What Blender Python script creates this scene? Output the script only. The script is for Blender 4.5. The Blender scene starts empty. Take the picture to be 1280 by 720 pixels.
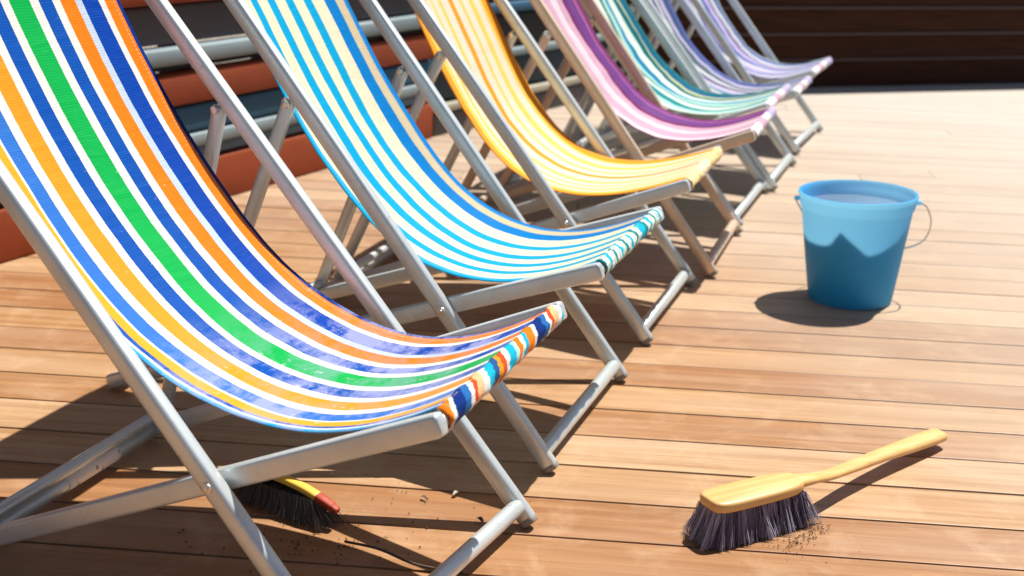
import bpy, bmesh, math, random
from mathutils import Vector, Matrix, noise
random.seed(11)
PI = math.pi
K = 1.18                      # metres per layout unit
sc = bpy.context.scene

# ---------------------------------------------------------------- camera
TH, ROLL, CH = 0.30189, 0.02837, 0.95*K
cd = bpy.data.cameras.new('camera'); cam = bpy.data.objects.new('camera', cd)
sc.collection.objects.link(cam); sc.camera = cam
c_, s_ = math.cos(TH), math.sin(TH)
R0, D0, F0 = Vector((1,0,0)), Vector((0,-s_,-c_)), Vector((0,c_,-s_))
rt = R0*math.cos(ROLL) - D0*math.sin(ROLL); dn = R0*math.sin(ROLL) + D0*math.cos(ROLL)
m = Matrix((rt, -dn, -F0)).transposed().to_4x4(); m.translation = Vector((0,0,CH))
cam.matrix_world = m
cd.sensor_width = 36; cd.lens = 1596.35/1280*36; cd.clip_start = .02; cd.clip_end = 500
cd.dof.use_dof = True; cd.dof.focus_distance = 2.25; cd.dof.aperture_fstop = 4.2

# ---------------------------------------------------------------- sky, sun, exposure
EL, AZ = math.radians(63), math.radians(42)        # AZ measured from +X towards +Y
sd = Vector((math.cos(EL)*math.cos(AZ), math.cos(EL)*math.sin(AZ), math.sin(EL)))
w = bpy.data.worlds.new('World'); sc.world = w; w.use_nodes = True
nt = w.node_tree; bg = nt.nodes['Background']
sky = nt.nodes.new('ShaderNodeTexSky'); sky.sky_type = 'NISHITA'; sky.sun_disc = False
sky.sun_elevation = EL; sky.sun_rotation = PI/2 - AZ
nt.links.new(sky.outputs[0], bg.inputs[0]); bg.inputs[1].default_value = 0.05
sl = bpy.data.lights.new('sun', 'SUN'); sl.energy = 5.0; sl.angle = math.radians(.53); sl.color = (1, .955, .88)
so = bpy.data.objects.new('sun', sl); sc.collection.objects.link(so)
so.rotation_euler = sd.to_track_quat('Z', 'Y').to_euler(); so.location = sd*20
sc.view_settings.view_transform = 'Standard'; sc.view_settings.look = 'None'
sc.view_settings.gamma = 1; sc.view_settings.exposure = 0.55
sc.cycles.max_bounces = 10; sc.cycles.transparent_max_bounces = 12

# ---------------------------------------------------------------- helpers
COL = sc.collection
def tag(o, label=None, cat=None, group=None, kind=None):
    if label: o['label'] = label
    if cat: o['category'] = cat
    if group: o['group'] = group
    if kind: o['kind'] = kind
    return o
def empty(name, loc, rz=0):
    o = bpy.data.objects.new(name, None); COL.objects.link(o); o.location = loc; o.rotation_euler = (0,0,rz)
    o.empty_display_size = .1; return o
def mesh(name, bm, mat, parent=None, smooth=True, recalc=True):
    if recalc: bmesh.ops.recalc_face_normals(bm, faces=bm.faces)
    me = bpy.data.meshes.new(name); bm.to_mesh(me); bm.free()
    for p in me.polygons: p.use_smooth = smooth
    if smooth:
        try: me.set_sharp_from_angle(angle=math.radians(38))
        except Exception: pass
    o = bpy.data.objects.new(name, me); COL.objects.link(o)
    if mat: me.materials.append(mat)
    if parent: o.parent = parent
    return o
def ring(bm, c, a, b, w, h, n, ex):
    out = []
    for i in range(n):
        t = 2*PI*i/n; cx, sx = math.cos(t), math.sin(t)
        x = math.copysign(abs(cx)**(2/ex), cx)*w/2; y = math.copysign(abs(sx)**(2/ex), sx)*h/2
        out.append(bm.verts.new(c + a*x + b*y))
    return out
def sweep(bm, pts, a, w, h, n=20, ex=3.2, cap=.005, sizes=None):
    """a rounded section swept along pts, 'a' = direction of the width; ends slightly rounded"""
    P = [Vector(p) for p in pts]; rings = []
    if sizes is None: sizes = [1]*len(P)
    d0 = (P[1]-P[0]).normalized(); d1 = (P[-1]-P[-2]).normalized()
    seq = [(P[0], d0, .72*sizes[0]), (P[0]+d0*cap*.3, d0, .92*sizes[0]), (P[0]+d0*cap, d0, sizes[0])]
    for i in range(1, len(P)-1): seq.append((P[i], ((P[i+1]-P[i]).normalized()+(P[i]-P[i-1]).normalized()).normalized(), sizes[i]))
    seq += [(P[-1]-d1*cap, d1, sizes[-1]), (P[-1]-d1*cap*.3, d1, .92*sizes[-1]), (P[-1], d1, .72*sizes[-1])]
    for p, d, s in seq:
        aa = (Vector(a) - d*Vector(a).dot(d)).normalized(); bb = d.cross(aa)
        rings.append(ring(bm, p, aa, bb, w*s, h*s, n, ex))
    for r0, r1 in zip(rings, rings[1:]):
        for i in range(n): bm.faces.new((r0[i], r0[(i+1)%n], r1[(i+1)%n], r1[i]))
    bm.faces.new(rings[0][::-1]); bm.faces.new(rings[-1])
def bar(name, p0, p1, a, w, h, mat, parent, ex=3.2, n=20, cap=.005):
    bm = bmesh.new(); sweep(bm, [p0, p1], a, w, h, n, ex, cap); return mesh(name, bm, mat, parent)
def lathe(bm, prof, seg=64, c=Vector((0,0,0))):
    rs = []
    for r, z in prof:
        rs.append([bm.verts.new(c+Vector((r*math.cos(2*PI*i/seg), r*math.sin(2*PI*i/seg), z))) for i in range(seg)] if r > 1e-6 else [bm.verts.new(c+Vector((0,0,z)))])
    for a, b in zip(rs, rs[1:]):
        for i in range(seg):
            j = (i+1)%seg
            if len(a) == 1 and len(b) == 1: continue
            if len(a) == 1: bm.faces.new((a[0], b[i], b[j]))
            elif len(b) == 1: bm.faces.new((a[i], a[j], b[0]))
            else: bm.faces.new((a[i], a[j], b[j], b[i]))
def catmull(pts, k=8):
    P = [Vector(p) for p in pts]; P = [P[0]*2-P[1]] + P + [P[-1]*2-P[-2]]; out = []
    for i in range(1, len(P)-2):
        for j in range(k):
            t = j/k
            out.append(.5*((2*P[i]) + (P[i+1]-P[i-1])*t + (2*P[i-1]-5*P[i]+4*P[i+1]-P[i+2])*t*t + (3*P[i]-P[i-1]-3*P[i+1]+P[i+2])*t**3))
    out.append(P[-2]); return out

# ---------------------------------------------------------------- materials
class N:
    def __init__(s, name):
        s.m = bpy.data.materials.new(name); s.m.use_nodes = True; s.t = s.m.node_tree; s.b = s.t.nodes['Principled BSDF']; s.out = s.t.nodes['Material Output']
    def n(s, typ, ins=None, **kw):
        x = s.t.nodes.new(typ)
        for k, v in kw.items(): setattr(x, k, v)
        for k, v in (ins or {}).items():
            if isinstance(v, bpy.types.NodeSocket): s.t.links.new(v, x.inputs[k])
            else: x.inputs[k].default_value = v
        return x
    def l(s, a, b): s.t.links.new(a, b)
    def set(s, **kw):
        for k, v in kw.items():
            k = k.replace('_', ' ')
            if isinstance(v, bpy.types.NodeSocket): s.l(v, s.b.inputs[k])
            else: s.b.inputs[k].default_value = v
    def ramp(s, fac, stops, interp='LINEAR'):
        r = s.n('ShaderNodeValToRGB', {'Fac': fac}); cr = r.color_ramp; cr.interpolation = interp
        while len(cr.elements) < len(stops): cr.elements.new(.5)
        for e, (p, c) in zip(cr.elements, stops): e.position = p; e.color = tuple(c)+(1,)
        return r.outputs[0]
    def mix(s, f, a, b, mode='MIX'):
        x = s.n('ShaderNodeMix', data_type='RGBA', blend_type=mode)
        for i, v in ((0, f), (6, a), (7, b)):
            if isinstance(v, bpy.types.NodeSocket): s.l(v, x.inputs[i])
            else: x.inputs[i].default_value = v if i == 0 else tuple(v)+(1,)
        return x.outputs[2]
    def math(s, op, a, b=0., clamp=False):
        x = s.n('ShaderNodeMath', {0: a, 1: b}, operation=op, use_clamp=clamp); return x.outputs[0]
    def noise(s, vec, scale, detail=4, rough=.55, dist=0):
        return s.n('ShaderNodeTexNoise', {'Vector': vec, 'Scale': scale, 'Detail': detail, 'Roughness': rough, 'Distortion': dist}).outputs[0]
    def bump(s, h, strength, dist=.001):
        s.l(s.n('ShaderNodeBump', {'Height': h, 'Strength': strength, 'Distance': dist}).outputs[0], s.b.inputs['Normal'])
    def mapv(s, vec, scale=(1,1,1), loc=(0,0,0), rot=(0,0,0)):
        return s.n('ShaderNodeMapping', {'Vector': vec, 'Scale': scale, 'Location': loc, 'Rotation': rot}).outputs[0]

def metal_mat(name, col, metallic=.52, rough=.38):
    a = N(name); tc = a.n('ShaderNodeTexCoord').outputs['Object']
    n1 = a.noise(tc, 9, 5); n2 = a.noise(tc, 160, 3)
    scr = a.ramp(a.noise(tc, 45, 8, .75), [(.60, (0,0,0)), (.68, (1,1,1))])
    c = a.mix(a.ramp(n1, [(.4, (0,0,0)), (.7, (1,1,1))]), col, tuple(x*.86 for x in col))
    c = a.mix(a.math('MULTIPLY', scr, .5), c, tuple(x*.5 for x in col))
    wp = a.ramp(a.noise(tc, 17, 9, .72), [(.60, (0,0,0)), (.64, (1,1,1))]); c = a.mix(a.math('MULTIPLY', wp, .45), c, (.80,.80,.78))
    a.set(Base_Color=c, Metallic=metallic, Roughness=a.math('ADD', a.math('MULTIPLY', n1, .22), rough-.1))
    a.bump(n2, .08, .0006); return a.m
M_ALU = metal_mat('aluminium', (.67,.725,.73))
M_TAN = metal_mat('warm_aluminium', (.72,.56,.42), .4, .4)
M_BOLT = metal_mat('bolt_steel', (.75,.74,.7), .8, .3)
a = N('rubber'); a.set(Base_Color=(.03,.027,.025,1), Roughness=.7); M_RUB = a.m
a = N('grey_cap'); a.set(Base_Color=(.24,.22,.20,1), Roughness=.6); M_CAP = a.m

def fabric_mat(name, stops, glare_wear=None, sheen=.04, transl=.13, seed=0, diag=False, speck=.5):
    a = N(name); uv = a.n('ShaderNodeUVMap').outputs[0]
    sp = a.n('ShaderNodeSeparateXYZ', {0: uv}); u, v = sp.outputs[0], sp.outputs[1]
    wob = a.noise(a.mapv(uv, (3, 9, 1), (seed,seed*2,0)), 1, 2)
    if diag:
        u2 = a.math('ADD', a.math('MULTIPLY', u, 1.45), a.math('MULTIPLY', a.math('SUBTRACT', wob, .5), .06)); u2 = a.math('ADD', u2, a.math('MULTIPLY', v, diag)); u2 = a.math('FRACT', u2)
    else: u2 = a.math('ADD', u, a.math('MULTIPLY', a.math('SUBTRACT', wob, .5), .006))
    fine = a.noise(a.mapv(uv, (160,160,1)), 1, 2)
    u2 = a.math('ADD', u2, a.math('MULTIPLY', a.math('SUBTRACT', fine, .5), .0035))
    c = a.ramp(u2, stops, 'CONSTANT')
    big = a.noise(a.mapv(uv, (5, 14, 1), (seed+4,3,0)), 1, 5, .6)
    c = a.mix(a.math('MULTIPLY', a.ramp(big, [(.35,(0,0,0)),(.75,(1,1,1))]), .22), c, (.9,.9,.92), 'MULTIPLY')
    if glare_wear:
        # glare on the seat part, painted in as pale patches with a ragged outline
        fz = a.math('MULTIPLY', a.ramp(v, glare_wear[0]), a.ramp(a.noise(a.mapv(uv, (4, 16, 1), (seed,1,0)), 1, 9, .72), [(.42,(0,0,0)),(.55,(1,1,1))]))
        cs = a.n('ShaderNodeSeparateColor', {0: c}); blu = a.math('MULTIPLY', a.math('SUBTRACT', cs.outputs[2], cs.outputs[0]), 3.2, True)
        c = a.mix(a.math('MULTIPLY', a.math('MULTIPLY', fz, glare_wear[1]), a.math('ADD', a.math('MULTIPLY', blu, .8), .2)), c, glare_wear[2])
    if glare_wear:
        sc2 = a.math('MULTIPLY', a.ramp(a.noise(a.mapv(uv, (15, 34, 1), (seed+2,5,0)), 1, 8, .78), [(.60,(0,0,0)),(.63,(1,1,1))]), a.ramp(v, glare_wear[0]))
        c = a.mix(a.math('MULTIPLY', sc2, .55), c, (.80,.80,.80))
    # doubled hem with a row of stitches along both edges
    ed = a.math('MINIMUM', u, a.math('SUBTRACT', 1., u))
    hem = a.math('MULTIPLY', a.math('LESS_THAN', a.math('ABSOLUTE', a.math('SUBTRACT', ed, .034)), .0016), a.math('LESS_THAN', a.math('FRACT', a.math('MULTIPLY', v, 190.)), .6))
    c = a.mix(a.math('MULTIPLY', hem, .55), c, (.75,.73,.68))
    spk = a.ramp(a.noise(a.mapv(uv, (38, 90, 1), (seed+7,0,0)), 1, 4, .7), [(.70,(0,0,0)),(.735,(1,1,1))])
    c = a.mix(a.math('MULTIPLY', spk, speck), c, (.82,.82,.8))
    weave = a.math('MULTIPLY', a.n('ShaderNodeTexWave', {'Vector': uv, 'Scale': 95., 'Distortion': .4}, bands_direction='X').outputs[1],
                   a.n('ShaderNodeTexWave', {'Vector': uv, 'Scale': 95., 'Distortion': .4}, bands_direction='Y').outputs[1])
    a.set(Base_Color=c, Roughness=.5)
    a.b.inputs['Specular IOR Level'].default_value = .06
    bh = a.math('ADD', a.math('MULTIPLY', weave, .5), a.math('MULTIPLY', big, 2.5))
    cre = a.noise(a.mapv(uv, (2.2, 30, 1), (seed+11,0,0)), 1, 4, .55, .8)
    bh = a.math('ADD', a.math('ADD', bh, a.math('MULTIPLY', cre, 6.)), a.math('MULTIPLY', a.math('LESS_THAN', ed, .034), .8))
    a.bump(bh, .35, .0014)
    tr = a.n('ShaderNodeBsdfTranslucent', {'Color': a.mix(1., c, (.95,.95,.9), 'MULTIPLY')})
    mx = a.n('ShaderNodeMixShader', {0: transl}); a.l(a.b.outputs[0], mx.inputs[1]); a.l(tr.outputs[0], mx.inputs[2]); a.l(mx.outputs[0], a.out.inputs[0])
    return a.m
def stripes(lst):
    out = []; p = 0.
    for end, c in lst: out.append((p, c)); p = end
    return out
WH = (.75,.73,.69); BL = (.003,.08,.40); GR = (.003,.40,.075); OR = (.84,.20,.008); YO = (.76,.30,.018); YE = (.78,.37,.022)
CB = (.03,.16,.55); NV = (.004,.03,.20); DB = (.001,.055,.38); PA = (.50,.60,.72); SKY = (.03,.42,.80)
S1 = stripes([(.02,SKY),(.032,WH),(.052,BL),(.095,YE),(.108,WH),(.175,CB),(.215,WH),(.295,YO),(.333,WH),(.405,BL),(.445,WH),(.54,GR),(.583,WH),
              (.652,BL),(.69,WH),(.762,OR),(.80,PA),(.885,DB),(.915,WH),(.978,OR),(1,NV)])
CY = (.004,.37,.66); CR = (.74,.72,.53); MB = (.003,.20,.56); BE = (.58,.50,.33)
S2 = stripes([(.05,CY),(.13,CR),(.19,CY),(.275,CR),(.345,CY),(.435,CR),(.505,CY),(.60,CR),(.665,CY),(.775,CR),(.875,MB),(.955,BE),(1,MB)])
YL = (.84,.58,.13); WY = (.78,.68,.55); OG = (.88,.34,.02); GY = (.72,.62,.15)
S3 = stripes([(.06,OG),(.11,YL),(.15,WY),(.19,YL),(.25,WY),(.275,GY),(.34,WY),(.39,YL),(.48,WY),(.535,OG),(.61,WY),(.65,YL),(.73,WY),(.78,YL),(.80,GY),(.87,WY),(.90,YL),(1,OG)])
PK = (.62,.38,.50); PW = (.72,.61,.67); PL = (.17,.055,.24); MR = (.20,.015,.08); RS = (.48,.14,.30)
S4 = stripes([(.03,MR),(.18,PW),(.20,RS),(.38,PK),(.52,PW),(.54,RS),(.66,PK),(.70,MR),(.86,PL),(.89,RS),(.95,PL),(1,MR)])
TE = (.01,.24,.26); MT = (.42,.68,.60); DT = (.005,.14,.16); LC = (.70,.80,.72)
S5 = stripes([(.05,LC),(.16,MT),(.28,TE),(.38,LC),(.44,DT),(.52,MT),(.60,(.01,.22,.40)),(.70,LC),(.80,DT),(.84,(.6,.6,.3)),(.93,(.005,.12,.25)),(1,DT)])
LV = (.50,.45,.66); GB = (.30,.36,.41); BV = (.09,.12,.36); WG = (.62,.64,.65)
S6 = stripes([(.08,GB),(.18,WG),(.27,(.04,.20,.24)),(.36,(.42,.38,.60)),(.42,WG),(.54,(.16,.13,.26)),(.62,WG),(.74,(.10,.14,.17)),(.84,LV),(.92,(.05,.10,.2)),(1,BV)])
S7 = stripes([(.1,(.4,.36,.58)),(.20,WG),(.3,BV),(.42,LV),(.50,WG),(.62,BV),(.70,LV),(.78,(.2,.16,.32)),(.86,WG),(.95,(.02,.08,.35)),(1,GB)])
F1 = fabric_mat('striped_canvas_multicolour', S1, ([(0,(0,0,0)),(.52,(0,0,0)),(.66,(.9,.9,.9)),(.93,(.9,.9,.9)),(1,(.2,.2,.2))], .80, (.40,.42,.66)), seed=3, speck=.85)
F2 = fabric_mat('striped_canvas_blue', S2, seed=9, transl=.2, speck=.2)
F3 = fabric_mat('striped_canvas_yellow', S3, seed=5, transl=.2, speck=.1)
F4 = fabric_mat('striped_canvas_pink', S4, seed=1, transl=.2, speck=.1)
F5 = fabric_mat('striped_canvas_teal', S5, seed=2, transl=.2, speck=.1)
F6 = fabric_mat('striped_canvas_grey', S6, seed=6, transl=.2, speck=.1)
F7 = fabric_mat('striped_canvas_lavender', S7, seed=7, transl=.2, speck=.1)
RD = (.60,.08,.02); TQ = (.01,.42,.62)
H1 = fabric_mat('sleeve_multicolour', stripes([(.09,OR),(.13,WH),(.23,NV),(.29,(.02,.14,.4)),(.33,WH),(.37,RD),(.43,(.88,.5,.25)),(.49,WH),(.57,TQ),(.62,(.02,.1,.3)),(.66,YO),(.71,RD),(.76,WH),(.83,TQ),(.87,MT),(.92,OR),(.96,WH),(1,TQ)]), diag=.22, seed=4, speck=.9)
H2 = fabric_mat('sleeve_blue', stripes(sum([[(.125*i+.045, TQ if i%2 else TE),(.125*i+.085, WH),(.125*i+.1, (.25,.62,.58)),(.125*i+.125, CR)] for i in range(7)], [])+[(1,TQ)]), diag=.12, seed=8, speck=.4)
H3 = fabric_mat('sleeve_yellow', stripes([(.3,(.88,.68,.36)),(.6,(.9,.76,.48)),(1,(.86,.62,.30))]), seed=2)
H4 = fabric_mat('sleeve_white', stripes([(.3,(.84,.8,.84)),(.5,PK),(.7,WH),(1,LV)]), seed=2)

def deck_mat():
    a = N('deck_wood'); uv = a.n('ShaderNodeUVMap').outputs[0]
    at = a.n('ShaderNodeAttribute', attribute_name='tone'); rnd = at.outputs['Color']
    r = a.n('ShaderNodeSeparateColor', {0: rnd})
    off = a.n('ShaderNodeCombineXYZ', {0: a.math('MULTIPLY', r.outputs[0], 37.), 1: a.math('MULTIPLY', r.outputs[1], 53.), 2: 0.})
    p = a.n('ShaderNodeVectorMath', {0: uv, 1: off.outputs[0]}, operation='ADD').outputs[0]
    base = a.ramp(r.outputs[0], [(0,(.32,.150,.058)),(.3,(.38,.195,.080)),(.55,(.425,.240,.107)),(.8,(.455,.272,.132)),(1,(.49,.325,.18))])
    g1 = a.noise(a.mapv(p, (1.6, 46, 1)), 1, 6, .6, .6)
    g2 = a.noise(a.mapv(p, (6, 240, 1)), 1, 4, .6)
    g3 = a.noise(a.mapv(p, (.8, 5, 1)), 1, 3)
    c = a.mix(a.ramp(g1, [(.32,(0,0,0)),(.70,(1,1,1))]), a.mix(1., base, (.74,.66,.58), 'MULTIPLY'), a.mix(1., base, (1.14,1.16,1.2), 'MULTIPLY'))
    c = a.mix(a.math('MULTIPLY', a.ramp(g2, [(.42,(0,0,0)),(.62,(1,1,1))]), .26), c, (.24,.11,.045))
    c = a.mix(a.math('MULTIPLY', a.ramp(g3, [(.45,(0,0,0)),(.75,(1,1,1))]), .35), c, (.60,.46,.33))
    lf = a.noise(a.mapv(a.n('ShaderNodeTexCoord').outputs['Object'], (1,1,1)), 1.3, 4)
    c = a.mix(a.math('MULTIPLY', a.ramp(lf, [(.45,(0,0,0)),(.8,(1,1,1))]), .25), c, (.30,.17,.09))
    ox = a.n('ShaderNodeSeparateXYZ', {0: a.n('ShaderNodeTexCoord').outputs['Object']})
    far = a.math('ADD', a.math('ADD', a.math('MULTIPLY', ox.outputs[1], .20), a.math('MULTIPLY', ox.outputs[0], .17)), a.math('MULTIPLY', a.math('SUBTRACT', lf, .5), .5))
    c = a.mix(a.ramp(far, [(.62,(0,0,0)),(1.1,(.45,.45,.45))]), c, (.56,.50,.41))   # far boards paler: reflected sky sheen painted into the colour
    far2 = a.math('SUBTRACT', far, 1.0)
    c = a.mix(a.ramp(far2, [(.0,(0,0,0)),(.85,(.68,.68,.68))]), c, (.60,.575,.53))  # second, greyer step of the painted sheen, farther out
    crk = a.ramp(a.noise(a.mapv(p, (1.1, 210, 1), (3,7,0)), 1, 5, .7, .3), [(.665,(0,0,0)),(.70,(1,1,1))])
    c = a.mix(a.math('MULTIPLY', crk, .55), c, (.13,.055,.022))
    stn = a.ramp(a.noise(a.n('ShaderNodeTexCoord').outputs['Object'], 6.5, 7, .68, .6), [(.50,(0,0,0)),(.66,(1,1,1))])
    c = a.mix(a.math('MULTIPLY', stn, .20), c, (.66,.50,.33))
    dirt = a.ramp(a.noise(a.mapv(p, (55, 70, 1)), 1, 3, .8), [(.73,(0,0,0)),(.77,(1,1,1))])
    c = a.mix(a.math('MULTIPLY', dirt, .5), c, (.12,.06,.03))
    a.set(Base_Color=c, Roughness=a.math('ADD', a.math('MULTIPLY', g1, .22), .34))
    a.b.inputs['Specular IOR Level'].default_value = .42
    a.bump(a.math('ADD', g1, a.math('MULTIPLY', g2, .5)), .35, .0012)
    return a.m
M_DECK = deck_mat()
def paint_mat(name, col, rough=.5, seed=0):
    a = N(name); tc = a.n('ShaderNodeTexCoord').outputs['Object']; p = a.mapv(tc, (1,1,3), (seed*3.1,0,0))
    n1 = a.noise(p, 2.5, 5); n2 = a.noise(a.mapv(tc, (2.5,2.5,30), (seed,0,0)), 4, 6, .7)
    c = a.mix(a.ramp(n1, [(.35,(0,0,0)),(.75,(1,1,1))]), tuple(x*.78 for x in col), col)
    c = a.mix(a.math('MULTIPLY', a.ramp(n2, [(.55,(0,0,0)),(.72,(1,1,1))]), .4), c, tuple(x*.55+.02 for x in col))
    a.set(Base_Color=c, Roughness=rough); a.bump(n2, .4, .002); return a.m

# ---------------------------------------------------------------- ground and deck
a = N('dark_earth'); tc = a.n('ShaderNodeTexCoord').outputs['Object']
a.set(Base_Color=a.ramp(a.noise(tc, 3, 6), [(.3,(.03,.022,.016)),(.7,(.07,.05,.035))]), Roughness=.95); M_EARTH = a.m
bm = bmesh.new()
for x, y in ((-300,-300),(300,-300),(300,300),(-300,300)): bm.verts.new((x,y,-.16))
bm.faces.new(bm.verts); tag(mesh('ground', bm, M_EARTH), kind='structure')

BETA = -0.0887; PITCH = .1545
bs, bn = Vector((math.cos(BETA), math.sin(BETA), 0)), Vector((-math.sin(BETA), math.cos(BETA), 0))
bm = bmesh.new(); uvl = bm.loops.layers.uv.new('UVMap'); cl = bm.loops.layers.color.new('tone')
GAP, BV_ = .0062, .0014
for k in range(-22, 62):
    n0 = 2.085 + k*PITCH + GAP/2; n1 = 2.085 + (k+1)*PITCH - GAP/2
    x = -7. - random.random()*3
    if -8 < k < 12: cuts = [x, random.uniform(-3.5,-1.8), random.uniform(3.0,5.), 8.5, 13]
    else:
        cuts = [x]
        while cuts[-1] < 12: cuts.append(cuts[-1]+random.choice([2.4,3.0,3.6,4.2]))
    prev = None
    for s0, s1 in zip(cuts, cuts[1:]):
        s1 -= .003; t = random.random()
        if prev is not None and abs(t-prev) < .18: t = (t+.4) % 1
        prev = t; tone = (t, random.random(), random.random(), 1)
        dz = random.uniform(-.0008, .0008); V = {}
        prof = [(n0, -.028), (n0, -BV_), (n0+BV_*.3, -BV_*.3), (n0+BV_, 0), (n1-BV_, 0), (n1-BV_*.3, -BV_*.3), (n1, -BV_), (n1, -.028)]
        A_ = [bm.verts.new(bs*s0 + bn*n + Vector((0,0,z+dz))) for n, z in prof]
        B_ = [bm.verts.new(bs*s1 + bn*n + Vector((0,0,z+dz))) for n, z in prof]
        fs = [bm.faces.new((A_[i], B_[i], B_[i+1], A_[i+1])) for i in range(7)] + [bm.faces.new(A_), bm.faces.new(B_[::-1])]
        for f in fs:
            for lp in f.loops:
                q = lp.vert.co; lp[uvl].uv = (q.dot(bs), q.dot(bn)); lp[cl] = tone
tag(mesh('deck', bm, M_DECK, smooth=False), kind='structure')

# ---------------------------------------------------------------- plank walls behind the chairs
def plank_run(root, P0, P1, bands, nrm):
    """horizontal planks stacked, each with its own thickness; bands = (z0, z1, protrusion, material)"""
    d = (P1-P0).normalized()
    for z0, z1, pr, mt in bands:
        bm = bmesh.new(); t = .035
        prof = [(-t,0),(pr-.008,0),(pr-.002,.004),(pr,.012),(pr,(z1-z0)-.016),(pr-.004,(z1-z0)-.005),(pr-.014,(z1-z0)),(-t,(z1-z0))]
        nseg = 10; rows = []
        for i in range(nseg+1):
            c = P0.lerp(P1, i/nseg); wv = noise.noise(Vector((i*.7, z0*9, 3)))*.004
            rows.append([bm.verts.new(c + nrm*(o+wv) + Vector((0,0,z0+z+wv*.6))) for o, z in prof])
        for a_, b_ in zip(rows, rows[1:]):
            for i in range(len(prof)): j = (i+1)%len(prof); bm.faces.new((a_[i], a_[j], b_[j], b_[i]))
        bm.faces.new(rows[0]); bm.faces.new(rows[-1][::-1])
        mesh('plank', bm, mt, root)
    bm = bmesh.new(); hgt = bands[-1][1]
    for i in range(8):                                   # posts carrying the planks
        c = P0.lerp(P1, (i+.5)/8) - nrm*.082
        sweep(bm, [c+Vector((0,0,-.1)), c+Vector((0,0,hgt-.02))], d, .09, .09, 12, 8)
    mesh('post', bm, M_POST, root)
M_POST = paint_mat('post_wood', (.16,.10,.06), .8)
PO = paint_mat('orange_paint', (.32,.05,.006), .75, 1); PO2 = paint_mat('rust_orange_paint', (.30,.048,.007), .75, 2)
PB = paint_mat('steel_blue_paint', (.025,.125,.24), .7, 3); PG = paint_mat('pale_grey_paint', (.24,.31,.34), .6, 4)
PD = paint_mat('charcoal_paint', (.10,.092,.098), .75, 5); PLB = paint_mat('grey_blue_paint', (.10,.17,.25), .6, 6)
PN = paint_mat('navy_paint', (.03,.05,.07), .75, 7); PK_ = paint_mat('black_paint', (.028,.026,.03), .8, 8); PC = paint_mat('cream_paint', (.45,.42,.33), .5, 9)
V2 = lambda x, y: Vector((x, y, 0))
W0, W1, W2 = V2(-1.563,3.73), V2(-.42,5.945), V2(1.0,8.19)
d01 = (W1-W0).normalized(); nr1 = Vector((d01.y, -d01.x, 0))
W0 = W0 - d01*2.6
r = empty('painted_plank_wall', W0.lerp(W1,.5)); r2 = r
tag(r, 'wall of horizontal planks painted orange, steel blue and grey, behind the nearest deck chairs', 'wall')
off = r.location.copy()
plank_run(r, W0-off, W1-off, [(.0,.165,.03,PO),(.172,.215,.012,PLB),(.218,.265,.035,PG),(.272,.365,.02,PB),(.374,.485,.035,PO2),(.494,.514,.004,PN),(.517,.575,.045,PG),(.583,.715,.0,PD),(.723,.86,.03,PO),(.87,1.0,.02,PB),(1.01,1.16,.03,PG)]+[(1.17+.2*i,1.363+.2*i,.0 if i%2 else .012,PD) for i in range(11)], nr1)  # charcoal planks above the view are added to cut sky light
d12 = (W2-W1).normalized(); nr2 = Vector((d12.y, -d12.x, 0)); 
r = empty('dark_plank_wall', (W1+d12*.01).lerp(W2,.5))
tag(r, 'wall of navy and black planks with thin pale strips, behind the far deck chairs', 'wall')
off = r.location.copy()
plank_run(r, W1+d12*.03-off, W2-off, [(.0,.10,.02,PD),(.11,.15,.035,PC),(.16,.31,.0,PN),(.32,.36,.035,PG),(.37,.53,.0,PK_),(.54,.59,.03,PB),(.60,.72,.0,PN),(.73,.78,.03,PG),(.79,.98,.0,PK_),(.99,1.16,.02,PN)]+[(1.17+.2*i,1.363+.2*i,.0 if i%2 else .012,PK_) for i in range(11)], nr2)  # unseen upper planks here too, added to block sky light

# dark timber building wall at the back; its own shade falls on the deck in front of it
a = N('dark_stained_cladding'); tc = a.n('ShaderNodeTexCoord').outputs['Object']
g = a.noise(a.mapv(tc, (1.2,1.2,40)), 3, 6, .65)
a.set(Base_Color=a.ramp(g, [(.3,(.030,.012,.008)),(.7,(.075,.030,.018))]), Roughness=.95); a.b.inputs['Specular IOR Level'].default_value = .12; a.bump(g, .5, .002); M_CLAD = a.m
a = N('pale_board_edge'); a.set(Base_Color=(.07,.045,.04,1), Roughness=.7); M_EDGE = a.m  # paler strips along three of the cladding boards
B0 = V2(1.606,7.92); bd = V2(.951,.309).normalized(); bnr = Vector((bd.y,-bd.x,0))
r = empty('timber_wall', B0+bd*3); tag(r, 'tall dark brown timber clad wall at the back of the deck', 'wall')
off = r.location.copy(); bm = bmesh.new(); bm2 = bmesh.new()
S0, S1_ = B0-bd*3.2-off, B0+bd*12-off
z = .0; k = 0
while z < 1.4:
    hh = .155; o = .022
    prof = [(-.06,0),(o,0),(o,.004),(0,hh-.006),(-.004,hh),(-.06,hh)]
    va = [bm.verts.new(S0+bnr*p+Vector((0,0,z+q))) for p, q in prof]; vb = [bm.verts.new(S1_+bnr*p+Vector((0,0,z+q))) for p, q in prof]
    for i in range(6): bm.faces.new((va[i], va[(i+1)%6], vb[(i+1)%6], vb[i]))
    bm.faces.new(va); bm.faces.new(vb[::-1])
    if k in (1,2,3):
        sweep(bm2, [S0+bnr*(o+.006)+Vector((0,0,z+.012)), S1_+bnr*(o+.006)+Vector((0,0,z+.012))], (0,0,1), .016, .011, 8, 4)
    z += hh+.003; k += 1
mesh('cladding', bm, M_CLAD, r, smooth=False); mesh('batten', bm2, M_EDGE, r)

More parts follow.
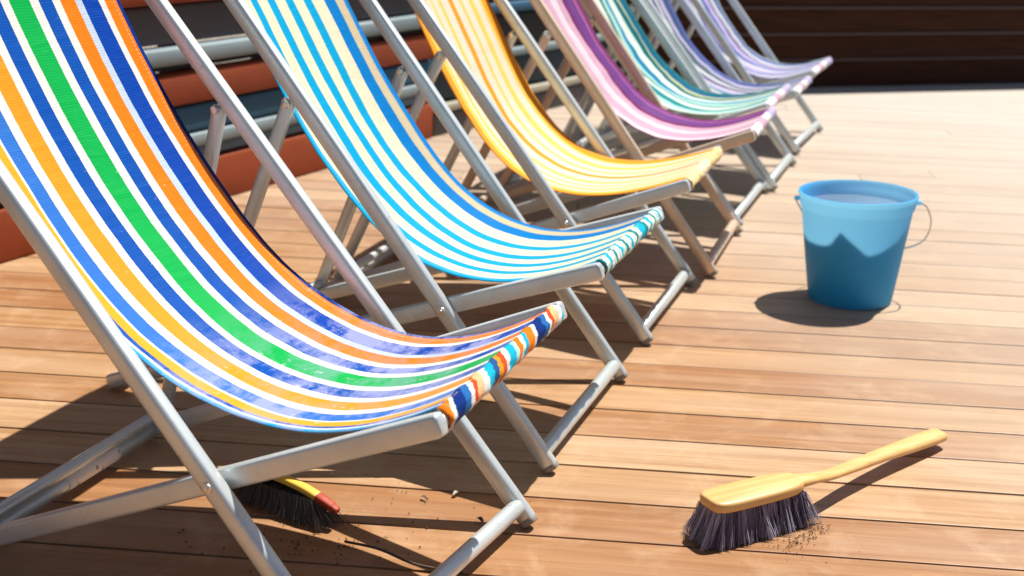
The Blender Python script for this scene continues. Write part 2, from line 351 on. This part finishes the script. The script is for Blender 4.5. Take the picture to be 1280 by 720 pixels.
# ---------------------------------------------------------------- deck chairs
def chair(x, y, yaw, al, ub, zb, ur, W, dl, tw, dr, P1, P2, on, of, fmat, hmat, rail, label, tp=.78, pb=.97, seed=0):
    al_, k = al, K
    base = Vector((x*k, y*k, 0))
    root = empty('deck_chair', base, yaw)
    tag(root, label, 'deck chair', 'folding deck chairs in a row on the wooden deck')
    ub, zb, ur, W, dl, dr, on, of = [v*k for v in (ub, zb, ur, W, dl, dr, on, of)]
    TA = 1.14*k; dA = Vector((-math.cos(al), 0, math.sin(al)))
    A = lambda w_, t: Vector((0, w_, .02*k)) + dA*t
    RW = .034
    for w_ in (0, W):
        bar('back_rail', A(w_,-.012), A(w_,TA), (0,1,0), .027, RW, rail, root, ex=3.4)
        bar('foot_cap', A(w_,-.021), A(w_,-.006), (0,1,0), .0285, RW+.0012, M_CAP, root)
    # seat frame
    wn, wf = .03*k+dl, W-.03*k-dl
    Bp = lambda w_, f: (Vector((ub - tw*(w_-W/2), w_+dr, zb)).lerp(Vector((ur - tw*(w_-W/2), w_-dr, .022)), f))
    for w_ in (wn, wf):
        d = (Bp(w_,1)-Bp(w_,0)).normalized()
        bar('seat_rail', Bp(w_,0)-d*.012, Bp(w_,1)+d*.01, (0,1,0), .024, .034, rail, root, ex=5.5, cap=.008)
    y1 = Vector((0,1,0))
    bar('crossbar', A(.006,.022)+Vector((.004,0,0)), A(W-.006,.022)+Vector((.004,0,0)), (0,0,1), .031, .031, rail, root, ex=2, cap=.003)
    bar('crossbar', Bp(wn,.985), Bp(wf,.985), (0,0,1), .031, .031, rail, root, ex=2, cap=.003)
    bar('crossbar', A(.0,TA-.02), A(W,TA-.02), (0,0,1), .026, .026, rail, root, ex=2, cap=.003)
    bar('crossbar', Bp(wn,0), Bp(wf,0), (0,0,1), .026, .026, rail, root, ex=2, cap=.003)
    # prop frame
    up = Vector((0,0,.028))
    dP = Vector((-math.sin(al), 0, -math.cos(al)))
    for w_, wa in ((.002, 0), (W-.002, W)):
        b = Bp(w_, pb) + up*.9; t_ = A(wa, tp*k) + dP*.027
        bar('prop_leg', t_ + (t_-b).normalized()*.006, b, (0,1,0), .021, .029, rail, root, ex=3)
        s = -1 if wa < W/2 else 1; dB = (Bp(w_,1)-Bp(w_,0)).normalized()
        best = None
        for q in (t_, None):
            bm = bmesh.new()
            if q is None:                                 # pivot of seat rail on back rail
                best = min(range(200), key=lambda i: (lambda v: abs(v.x*dB.z-v.z*dB.x))(A(wa, TA*i/200)-Bp(w_,0))); q = A(wa, TA*best/200)
            e = q + y1*s*.0185
            sweep(bm, [q, e], (0,0,1), .009, .009, 12, 2, .001); sweep(bm, [e-y1*s*.009, e-y1*s*.002], (0,0,1), .019, .019, 16, 2, .0025); sweep(bm, [e-y1*s*.0105, e-y1*s*.0088], (0,0,1), .026, .026, 20, 2, .0004)
            mesh('bolt', bm, M_BOLT, root)
            if best is None:
                bm = bmesh.new(); sweep(bm, [q-y1*s*.009, q-y1*s*.020], (0,0,1), .017, .017, 6, 2, .0015); mesh('nut', bm, M_BOLT, root)
    bar('crossbar', Bp(0,pb)+up, Bp(W,pb)+up, (0,0,1), .024, .024, rail, root, ex=2, cap=.003)
    # sling
    nu, nv = 40, 90
    P0 = Vector((-TA/k*math.cos(al), .02+TA/k*math.sin(al)))*k; P1 = Vector(P1)*k; P2 = Vector(P2)*k
    bm = bmesh.new(); ul = bm.loops.layers.uv.new('UVMap'); G = []
    for j in range(nv+1):
        t = j/nv; row = []
        for i in range(nu+1):
            u = i/nu
            w_ = on*(1-u) + (W-of)*u
            w2 = max(wn+.016, on)*(1-u) + min(wf-.016, W-of)*u; ww = w_*(1-t**3)+w2*t**3
            P3 = Vector((ub - tw*(ww-W/2), zb+.0172))
            q = P0*(1-t)**3 + P1*3*(1-t)**2*t + P2*3*(1-t)*t*t + P3*t**3
            d = (P1-P0)*3*(1-t)**2 + (P2-P1)*6*(1-t)*t + (P3-P2)*3*t*t; d.normalize(); nn = Vector((-d.y, d.x))
            env = math.sin(PI*min(t*1.0,1))
            sag = -.010*math.sin(PI*u)*env - .004*env*math.exp(-((u)/.04)**2)*0
            nz = noise.noise(Vector((u*3+seed*5, t*5, seed)))*.006*env + noise.noise(Vector((u*14, t*3.5+seed, 2)))*.0022*env + noise.noise(Vector((u*5, t*26+seed, 5)))*.0012*env
            if seed >= 4: nz *= 2.4
            ed = (noise.noise(Vector((t*6, seed, 9 if u > .5 else 1)))*.003*env) if i in (0, nu) else 0
            q = q + nn*(sag+nz)
            row.append((bm.verts.new((q.x, ww+ed, q.y)), (u, t)))
        G.append(row)
    for j in range(nv):
        for i in range(nu):
            f = bm.faces.new((G[j][i][0], G[j][i+1][0], G[j+1][i+1][0], G[j+1][i][0]))
            for lp, gg in zip(f.loops, (G[j][i], G[j][i+1], G[j+1][i+1], G[j+1][i])): lp[ul].uv = gg[1]
    o = mesh('sling', bm, fmat, root)
    sm = o.modifiers.new('thick', 'SOLIDIFY'); sm.thickness = .0016; sm.offset = 0
    # sleeve of the sling rolled round the front bar
    bm = bmesh.new(); ul = bm.loops.layers.uv.new('UVMap'); a0 = wn+.016; a1 = wf-.016; na, nb = 26, 48; G = []
    for j in range(nb+1):
        u = j/nb; c = Bp(wn,0).lerp(Bp(wf,0), (a0-wn + (a1-a0)*u)/(wf-wn)); row = []
        for i in range(na+1):
            th = math.radians(112 - 300*i/na)
            rr = .0172 + .0035*noise.noise(Vector((u*16+seed, i*.35, 3))) + .0016*math.sin(u*46+seed)*(.4+.6*noise.noise(Vector((u*4, seed, 1)))) - .002*(i/na)
            row.append((bm.verts.new(c+Vector((math.cos(th)*rr, 0, math.sin(th)*rr))), (u, i/na)))
        G.append(row)
    for j in range(nb):
        for i in range(na):
            f = bm.faces.new((G[j][i][0], G[j+1][i][0], G[j+1][i+1][0], G[j][i+1][0]))
            for lp, gg in zip(f.loops, (G[j][i], G[j+1][i], G[j+1][i+1], G[j][i+1])): lp[ul].uv = gg[1]
    o = mesh('sling_sleeve', bm, hmat, root); sm = o.modifiers.new('thick', 'SOLIDIFY'); sm.thickness = .002; sm.offset = 0
    return root

chair(-.1876,1.3534,-.4528, .8277,.0738,.3655,-.6996,.4954,-.006,.1141,.0115, (-.5696,.4528),(-.2914,.1454),.062,.0433, F1, H1, M_ALU,
      'nearest deck chair with green, orange, yellow, white and blue stripes and silver rails', .81, .97, 1)
chair(.0678,1.9969,-.338, .9045,.0656,.3615,-.8965,.4623,-.012,.0055,-.0009, (-.5215,.7618),(-.3979,.1272),.0106,.0615, F2, H2, M_ALU,
      'deck chair with sky blue and cream stripes, second from the front of the row', .75, .77, 2)
chair(.2951,2.6605,-.3287, .8994,.0572,.3562,-.7981,.4785,.0018,.0149,0, (-.4425,.6172),(-.4617,.1525),.0117,.0098, F3, H3, M_ALU,
      'deck chair with yellow, orange and white stripes, between the sky blue and the pink one', .76, .95, 3)
chair(.5156,3.1967,-.301, .926,.0742,.3742,-.7981,.4624,-.012,-.0069,0, (-.4539,.687),(-.372,.1808),.05,.045, F4, H4, M_TAN,
      'deck chair with a pale pink and purple striped sling, behind the yellow one', .74, .93, 4)
chair(.6658,3.7135,-.3365, .8894,.0498,.3604,-.7981,.5239,0,.0011,0, (-.45,.65),(-.40,.17),.04,.04, F5, H4, M_ALU,
      'deck chair with a mint and dark teal striped sling, behind the pink and purple one', .75, .93, 5)
chair(.8699,4.2388,-.3377, .8894,.0375,.3258,-.7981,.4582,.0006,.0034,0, (-.45,.63),(-.40,.15),.04,.04, F6, H4, M_ALU,
      'second farthest deck chair, with a grey, white and lavender striped sling', .75, .93, 6)
chair(1.0836,4.8939,-.3727, .8894,.0228,.3081,-.7981,.555,.001,.0078,0, (-.45,.62),(-.40,.14),.04,.04, F7, H4, M_ALU,
      'farthest deck chair of the row, with a lavender and blue striped sling', .75, .93, 7)

# pale sleeve on the nearest chair's rear crossbar, standing in for a sunlit patch
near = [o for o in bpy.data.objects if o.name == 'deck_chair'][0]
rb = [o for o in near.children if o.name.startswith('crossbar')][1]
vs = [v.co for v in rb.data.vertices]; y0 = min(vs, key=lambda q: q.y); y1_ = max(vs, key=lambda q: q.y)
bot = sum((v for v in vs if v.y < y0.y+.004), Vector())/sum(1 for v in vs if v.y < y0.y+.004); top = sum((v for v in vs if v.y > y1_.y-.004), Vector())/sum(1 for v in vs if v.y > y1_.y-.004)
a = N('sunlit_patch_white'); tc = a.n('ShaderNodeTexCoord').outputs['Object']
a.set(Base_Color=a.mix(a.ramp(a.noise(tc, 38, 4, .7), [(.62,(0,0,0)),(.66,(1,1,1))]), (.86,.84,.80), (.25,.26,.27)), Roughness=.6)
o = bar('sunlit_patch', bot.lerp(top,.46), bot.lerp(top,.75), (0,0,1), .0335, .0335, a.m, near, ex=2, cap=.0004); o['label'] = 'pale sleeve standing in for a sunlit patch'

# ---------------------------------------------------------------- bucket
a = N('blue_plastic'); tc = a.n('ShaderNodeTexCoord').outputs['Object']
n1 = a.noise(tc, 14, 5); sc1 = a.ramp(a.noise(a.mapv(tc, (30,30,6)), 4, 6, .7), [(.62,(0,0,0)),(.68,(1,1,1))])
c = a.mix(a.math('MULTIPLY', sc1, .18), a.mix(n1, (.015,.44,.95), (.03,.50,1.0)), (.45,.6,.75))
a.set(Base_Color=c, Roughness=a.math('ADD', a.math('MULTIPLY', n1, .2), .28)); a.bump(n1, .1, .002)
tr = a.n('ShaderNodeBsdfTranslucent', {'Color': (.66,.96,1,1)})
mx = a.n('ShaderNodeMixShader', {0: .55}); a.l(a.b.outputs[0], mx.inputs[1]); a.l(tr.outputs[0], mx.inputs[2]); a.l(mx.outputs[0], a.out.inputs[0])
M_BUCK = a.m
BK = Vector((.843*K, 3.045*K, .0)); BH = .315; RB, RT = .120, .162
r = empty('bucket', BK+Vector((0,0,.0025)), math.radians(-10)); r.rotation_euler = (0,-.026,math.radians(-10)); tag(r, 'sky blue plastic bucket with a thin wire handle, standing alone on the deck', 'bucket')
bm = bmesh.new(); th = .0028
R = lambda z: RB + (RT-RB)*z/BH
prof = [(0,.006),(RB-.012,.006),(RB-.008,.0),(RB-.001,.0),(RB,.004),(R(.1),.1),(R(.2),.2),(R(.27),.27),(R(.275)+.002,.274),(RT+.001,.288),(RT+.002,BH-.010),
        (RT+.005,BH-.007),(RT+.0065,BH-.002),(RT+.005,BH+.003),(RT+.001,BH+.004),(RT-.003,BH-.001),(RT-.004,BH-.01),(R(.28)-th,.28),(R(.2)-th,.2),(R(.1)-th,.1),(RB-th,.016),(RB-th-.006,.010),(0,.010)]
lathe(bm, prof, 96); mesh('bucket_body', bm, M_BUCK, r)
bm = bmesh.new()
for an in (0, PI):
    c = Vector((math.cos(an)*(RT+.006), math.sin(an)*(RT+.006), BH-.022)); rd = Vector((math.cos(an), math.sin(an), 0))
    bm = bmesh.new(); sweep(bm, [c-rd*.006, c+rd*.010], (0,0,1), .013, .013, 16, 2.4, .003)
    mesh('handle_lug', bm, M_BUCK, r)
a = N('wire'); a.set(Base_Color=(.55,.50,.42,1), Metallic=.9, Roughness=.35); M_WIRE = a.m
x0 = RT+.014; zz = BH-.022
pts = catmull([(x0,0,zz),(x0+.020,.004,zz-.016),(x0+.036,.02,zz-.065),(x0+.022,.05,zz-.125),(x0-.03,.10,zz-.165),(x0-.10,.138,zz-.185),(0,.160,zz-.192),(-x0+.10,.138,zz-.180),(-x0+.065,.09,zz-.155),(-x0+.048,.065,zz-.11),(-x0+.030,.042,zz-.06),(-x0+.010,.016,zz-.02),(-x0,0,zz)], 8)
bm = bmesh.new(); sweep(bm, pts, (0,0,1), .0044, .0044, 8, 2, .001); mesh('handle', bm, M_WIRE, r)

# unseen heap added in the bucket; its zigzag top shades the side
a = N('shade_heap_grey'); a.set(Base_Color=(.14,.32,.46,1), Roughness=.9); M_HEAP = a.m
bm = bmesh.new(); seg = 72; rows = []
def heaptop(an):
    d = math.degrees(an) % 360        # 270 faces the camera
    key = [(0,.23),(150,.21),(195,.185),(215,.185),(228,.19),(240,.235),(254,.205),(272,.168),(288,.18),(312,.215),(335,.24),(360,.23)]
    for (a0, z0), (a1, z1) in zip(key, key[1:]):
        if a0 <= d <= a1: return z0+(z1-z0)*(d-a0)/(a1-a0)
for zi in range(9):
    row = []
    for i in range(seg):
        an = 2*PI*i/seg; z = .014 + (heaptop(an)-.014)*zi/8; rr = R(z)-th-.003
        row.append(bm.verts.new((rr*math.cos(an), rr*math.sin(an), z)))
    rows.append(row)
for f_, dz in ((.8,-.012),(.5,-.03),(.2,-.02)):
    rows.append([bm.verts.new((f_*v.co.x, f_*v.co.y, v.co.z*(.55+.45*f_)+.10*(1-f_)*.5+dz+.012*noise.noise(v.co*20*f_))) for v in rows[8]])
for a_, b_ in zip(rows, rows[1:]):
    for i in range(seg): j = (i+1)%seg; bm.faces.new((a_[i], a_[j], b_[j], b_[i]))
bm.faces.new(rows[0][::-1]); bm.faces.new(rows[-1])
o = mesh('shade_heap', bm, M_HEAP); o.location = BK+Vector((0,0,.0025)); o.rotation_euler = (0,-.026,0); tag(o, 'unseen heap added inside the blue bucket to cast a zigzag shade on its side', 'shade_heap')
# soapy water
a = N('soapy_water'); tc = a.n('ShaderNodeTexCoord').outputs['Object']
a.set(Base_Color=(.72,.80,.84,1), Roughness=.12)
tp_ = a.n('ShaderNodeBsdfTransparent'); mx = a.n('ShaderNodeMixShader', {0: .16}); a.l(tp_.outputs[0], mx.inputs[1]); a.l(a.b.outputs[0], mx.inputs[2]); a.l(mx.outputs[0], a.out.inputs[0])
a.bump(a.noise(tc, 20, 2), .3, .004); M_WAT = a.m
bm = bmesh.new(); lathe(bm, [(0,.277),(.06,.277),(.11,.277),(R(.277)-th-.001,.277)], 64)
o = mesh('soapy_water', bm, M_WAT); o.location = BK+Vector((0,0,.0025)); o.rotation_euler = (0,-.026,0); tag(o, 'pale soapy water just below the rim of the blue bucket', 'water')

# ---------------------------------------------------------------- scrubbing brush
def wood(name, c0, c1, sc_=1):
    a = N(name); tc = a.n('ShaderNodeTexCoord').outputs['Object']
    g = a.noise(a.mapv(tc, (4*sc_,90*sc_,60*sc_)), 1, 5, .6, .4)
    g2 = a.noise(tc, 9, 4)
    c = a.mix(a.ramp(g, [(.35,(0,0,0)),(.7,(1,1,1))]), c0, c1); c = a.mix(a.math('MULTIPLY', a.ramp(g2, [(.5,(0,0,0)),(.8,(1,1,1))]), .3), c, tuple(x*.7 for x in c0))
    a.set(Base_Color=c, Roughness=.42); a.bump(g, .15, .0008); return a.m
M_BW = wood('yellow_varnished_wood', (.64,.37,.12), (.77,.49,.20))
O_ = V2(.455, 2.135); ang = math.radians(29.5)
r = empty('scrubbing_brush', O_, ang); tag(r, 'long handled wooden scrubbing brush with dark violet bristles, lying alone on the sunlit deck', 'brush')
def block(bm, pts, z0, z1, bev=.004):
    """rounded slab from an outline (ccw)"""
    def ringz(z, ins):
        out = []; c = Vector((sum(p[0] for p in pts)/len(pts), sum(p[1] for p in pts)/len(pts)))
        n = len(pts)
        for i, p in enumerate(pts):
            a_ = Vector(pts[i-1]); b_ = Vector(pts[(i+1)%n]); tt = (b_-a_).normalized(); nn = Vector((-tt.y, tt.x))
            q = Vector(p)+nn*ins; out.append(bm.verts.new((q.x, q.y, z)))
        return out
    rs = [ringz(z0, bev), ringz(z0+bev*.4, bev*.3), ringz(z0+bev, 0), ringz(z1-bev, 0), ringz(z1-bev*.4, bev*.3), ringz(z1, bev)]
    for a_, b_ in zip(rs, rs[1:]):
        for i in range(len(pts)): j = (i+1)%len(pts); bm.faces.new((a_[i], a_[j], b_[j], b_[i]))
    bm.faces.new(rs[0][::-1]); bm.faces.new(rs[-1])
def outline(L, Wd, n=12, e0=3.2, e1=3.2):
    out = []
    for i in range(4*n):
        t = 2*PI*i/(4*n); cx, sx = math.cos(t), math.sin(t); e = e1 if cx > 0 else e0
        out.append((math.copysign(abs(cx)**(2/e), cx)*L/2, math.copysign(abs(sx)**(2/e), sx)*Wd/2*(1-.10*max(0,cx))))
    return out
bm = bmesh.new(); block(bm, outline(.214,.074,14,5,4), .066, .087, .005)
# neck and handle swept from the block
hp = catmull([(.078,0,.0765),(.105,0,.0765),(.14,.002,.0735),(.20,.017,.0620),(.28,.042,.0510),(.38,.069,.0420),(.49,.094,.0335),(.59,.117,.0265),(.622,.124,.0245)], 6)
n_ = len(hp)
def hs(i):
    t = i/(n_-1)
    for (a0, s0), (a1, s1) in zip([(0,.8),(.12,.95),(.28,.72),(.45,.72),(.65,.9),(.85,1.12),(.95,1.05),(1,.7)], [(.12,.95),(.28,.72),(.45,.72),(.65,.9),(.85,1.12),(.95,1.05),(1,.7),(2,.6)]):
        if a0 <= t <= a1: return s0+(s1-s0)*(t-a0)/(a1-a0)
sweep(bm, hp, (0,1,0), .042, .0225, 24, 2.4, .006, [hs(i) for i in range(n_)])
mesh('handle', bm, M_BW, r)
def bristle_mat(name, c0, c1):
    a = N(name); at = a.n('ShaderNodeAttribute', attribute_name='tone')
    a.set(Base_Color=a.mix(at.outputs['Fac'], c0, c1), Roughness=.38); return a.m
M_BRI = bristle_mat('violet_bristle', (.11,.10,.17), (.52,.49,.62))
def bristles(name, L, Wd, z1, n, mat, parent, splay=.26, rad=.0011, z0=0.002, sx=0, tuft=.006, seed=1, tj=.10):
    rnd = random.Random(seed); bm = bmesh.new(); cl = bm.loops.layers.color.new('tone')
    nx, ny = int(L/tuft), max(3, int(Wd/tuft)); tufts = [(((i+.5)/nx-.5)*L, ((j+.5)/ny-.5)*Wd) for i in range(nx) for j in range(ny)]
    for (tx, ty) in tufts:
        tl = (rnd.gauss(0,.09), rnd.gauss(0,.11)); tone = rnd.random()
        for _ in range(n):
            bx, by = tx+rnd.gauss(0,.0014), ty+rnd.gauss(0,.0014)
            ex = bx*(1+splay*.55)+ (tl[0]+rnd.gauss(0,tj))*z1*.9 + math.copysign(max(0,abs(tx)/(L/2)-.72)*.05, tx)
            ey = by*(1+splay*1.6)+ (tl[1]+rnd.gauss(0,tj))*z1*.9
            ez = z0+abs(rnd.gauss(0,.0035)); rr = rad*rnd.uniform(.7,1.25)
            mid = Vector(((bx+ex)/2*.93+bx*.07, (by+ey)/2*.9+by*.1, z1*.52)); P = [Vector((bx,by,z1)), mid, Vector((ex,ey,ez))]
            rs = []
            for p, s in zip(P, (1,.9,.45)): 
                a0 = rnd.random()*6; rs.append([bm.verts.new(p+Vector((math.cos(a0*0+q*2.094)*rr*s, math.sin(q*2.094)*rr*s, 0))) for q in range(3)])
            tv = min(1, max(0, tone*.55+rnd.random()*.5))
            fs = []
            for a_, b_ in zip(rs, rs[1:]):
                for i in range(3): fs.append(bm.faces.new((a_[i], a_[(i+1)%3], b_[(i+1)%3], b_[i])))
            for f in fs:
                for lp in f.loops: lp[cl] = (tv,tv,tv,1)
    return mesh(name, bm, mat, parent, smooth=False, recalc=False)
bristles('bristles', .204, .062, .068, 15, M_BRI, r, rad=.00085, tj=.06)

# ---------------------------------------------------------------- yellow hand brush in the shade under the nearest chair
O2 = V2(-.425, 2.165); r = empty('hand_brush', O2, math.atan2(-.115,.185))
tag(r, 'small hand brush with yellow handle, red tip and dirty dark bristles under the nearest chair', 'brush')
a = N('yellow_paint'); tc = a.n('ShaderNodeTexCoord').outputs['Object']; a.set(Base_Color=a.mix(a.noise(tc, 30, 5), (.80,.46,.04), (.90,.60,.10)), Roughness=.4); M_YP = a.m
a = N('red_paint'); a.set(Base_Color=(.36,.035,.006,1), Roughness=.6); M_RP = a.m
bm = bmesh.new(); sweep(bm, catmull([(-.11,.0,.052),(-.06,.002,.064),(0,0,.066),(.06,0,.060),(.098,-.001,.052)], 6), (0,1,0), .021, .015, 20, 2.8, .005); mesh('handle', bm, M_YP, r)
bm = bmesh.new(); sweep(bm, catmull([(.094,-.001,.053),(.112,-.001,.048),(.128,0,.042),(.142,.001,.036)], 6), (0,1,0), .0222, .0162, 20, 2.8, .005, [1]*7+[.9]*6+[.7]*6); mesh('tip', bm, M_RP, r)
M_BRD = bristle_mat('dirty_bristle', (.04,.025,.016), (.13,.085,.055))
bristles('bristles', .19, .034, .050, 9, M_BRD, r, splay=.5, rad=.0011, seed=5)

# ---------------------------------------------------------------- litter: crumbs of dirt, dry leaf scraps, a twig
rnd = random.Random(8); bm = bmesh.new()
def flake(bm, c, s, th):
    n = rnd.randint(5,7); top = [bm.verts.new(c+Vector((math.cos(2*PI*i/n)*s*rnd.uniform(.6,1.3), math.sin(2*PI*i/n)*s*rnd.uniform(.35,.9), th+rnd.uniform(0,s*.5)))) for i in range(n)]
    bot = [bm.verts.new(v.co*1 - Vector((0,0,th+rnd.uniform(0,s*.1)))) for v in top]
    bm.faces.new(top); bm.faces.new(bot[::-1])
    for i in range(n): j = (i+1)%n; bm.faces.new((top[i], bot[i], bot[j], top[j]))
for _ in range(140):
    u = rnd.random(); p = V2(.50,2.062).lerp(V2(.60,2.155), u) + V2(rnd.gauss(0,.013), rnd.gauss(0,.010)); flake(bm, p+Vector((0,0,.0015)), rnd.uniform(.0006,.0020), .001)
for _ in range(20): flake(bm, V2(.52+rnd.gauss(0,.06), 2.06+rnd.gauss(0,.025))+Vector((0,0,.0015)), rnd.uniform(.0005,.0012), .001)
for _ in range(70): flake(bm, V2(rnd.gauss(-.36,.10), rnd.gauss(2.03,.035))+Vector((0,0,.0015)), rnd.uniform(.0006,.0026), .0015)
for _ in range(40): flake(bm, V2(rnd.uniform(-.35,.05), rnd.uniform(2.05,2.32))+Vector((0,0,.0015)), rnd.uniform(.0006,.0020), .001)
a = N('dirt'); tc = a.n('ShaderNodeTexCoord').outputs['Object']; a.set(Base_Color=a.ramp(a.noise(tc, 90, 2), [(.35,(.03,.018,.01)),(.65,(.14,.08,.04))]), Roughness=.95)
tag(mesh('dirt', bm, a.m, smooth=False), 'crumbs of dark dirt swept into small piles beside the brushes', 'dirt', kind='stuff')
bm = bmesh.new()
for p, s, az in (((-.157,2.217),.014,2.4),((-.097,2.237),.018,.9),((-.047,2.13),.020,2.2),((-.35,2.31),.012,.5)):
    L_ = s*.6; ro = Matrix.Rotation(az, 3, 'Z'); g = []
    for i in range(7):
        t = i/6; wd = math.sin(PI*t)**.8*L_*.36+.0004; zc = .003+.35*L_*math.sin(PI*t*.9)
        g.append([bm.verts.new(Vector((p[0],p[1],0))+ro@Vector(((t-.5)*2*L_, wd*k, zc+abs(k)*wd*.7))) for k in (-1,0,1)])
    for a_, b_ in zip(g, g[1:]):
        for i in range(2): bm.faces.new((a_[i], a_[i+1], b_[i+1], b_[i]))
a = N('dry_leaf'); tc = a.n('ShaderNodeTexCoord').outputs['Object']; a.set(Base_Color=a.ramp(a.noise(tc, 25, 3), [(.4,(.10,.07,.05)),(.6,(.42,.36,.28))]), Roughness=.8)
o = mesh('leaf_scraps', bm, a.m); sm = o.modifiers.new('t','SOLIDIFY'); sm.thickness = .0006
tag(o, 'scattered scraps of dry leaf on the shaded boards under the nearest deck chair', 'leaf litter', kind='stuff')
bm = bmesh.new(); sweep(bm, catmull([(-.285,2.035,.006),(-.22,2.00,.012),(-.15,1.955,.009),(-.07,1.94,.005)], 8), (0,0,1), .005, .005, 8, 2, .001)
a = N('twig_bark'); a.set(Base_Color=(.10,.06,.04,1), Roughness=.8)
tag(mesh('twig', bm, a.m), 'thin dark twig on the boards inside the front legs of the nearest chair', 'twig')
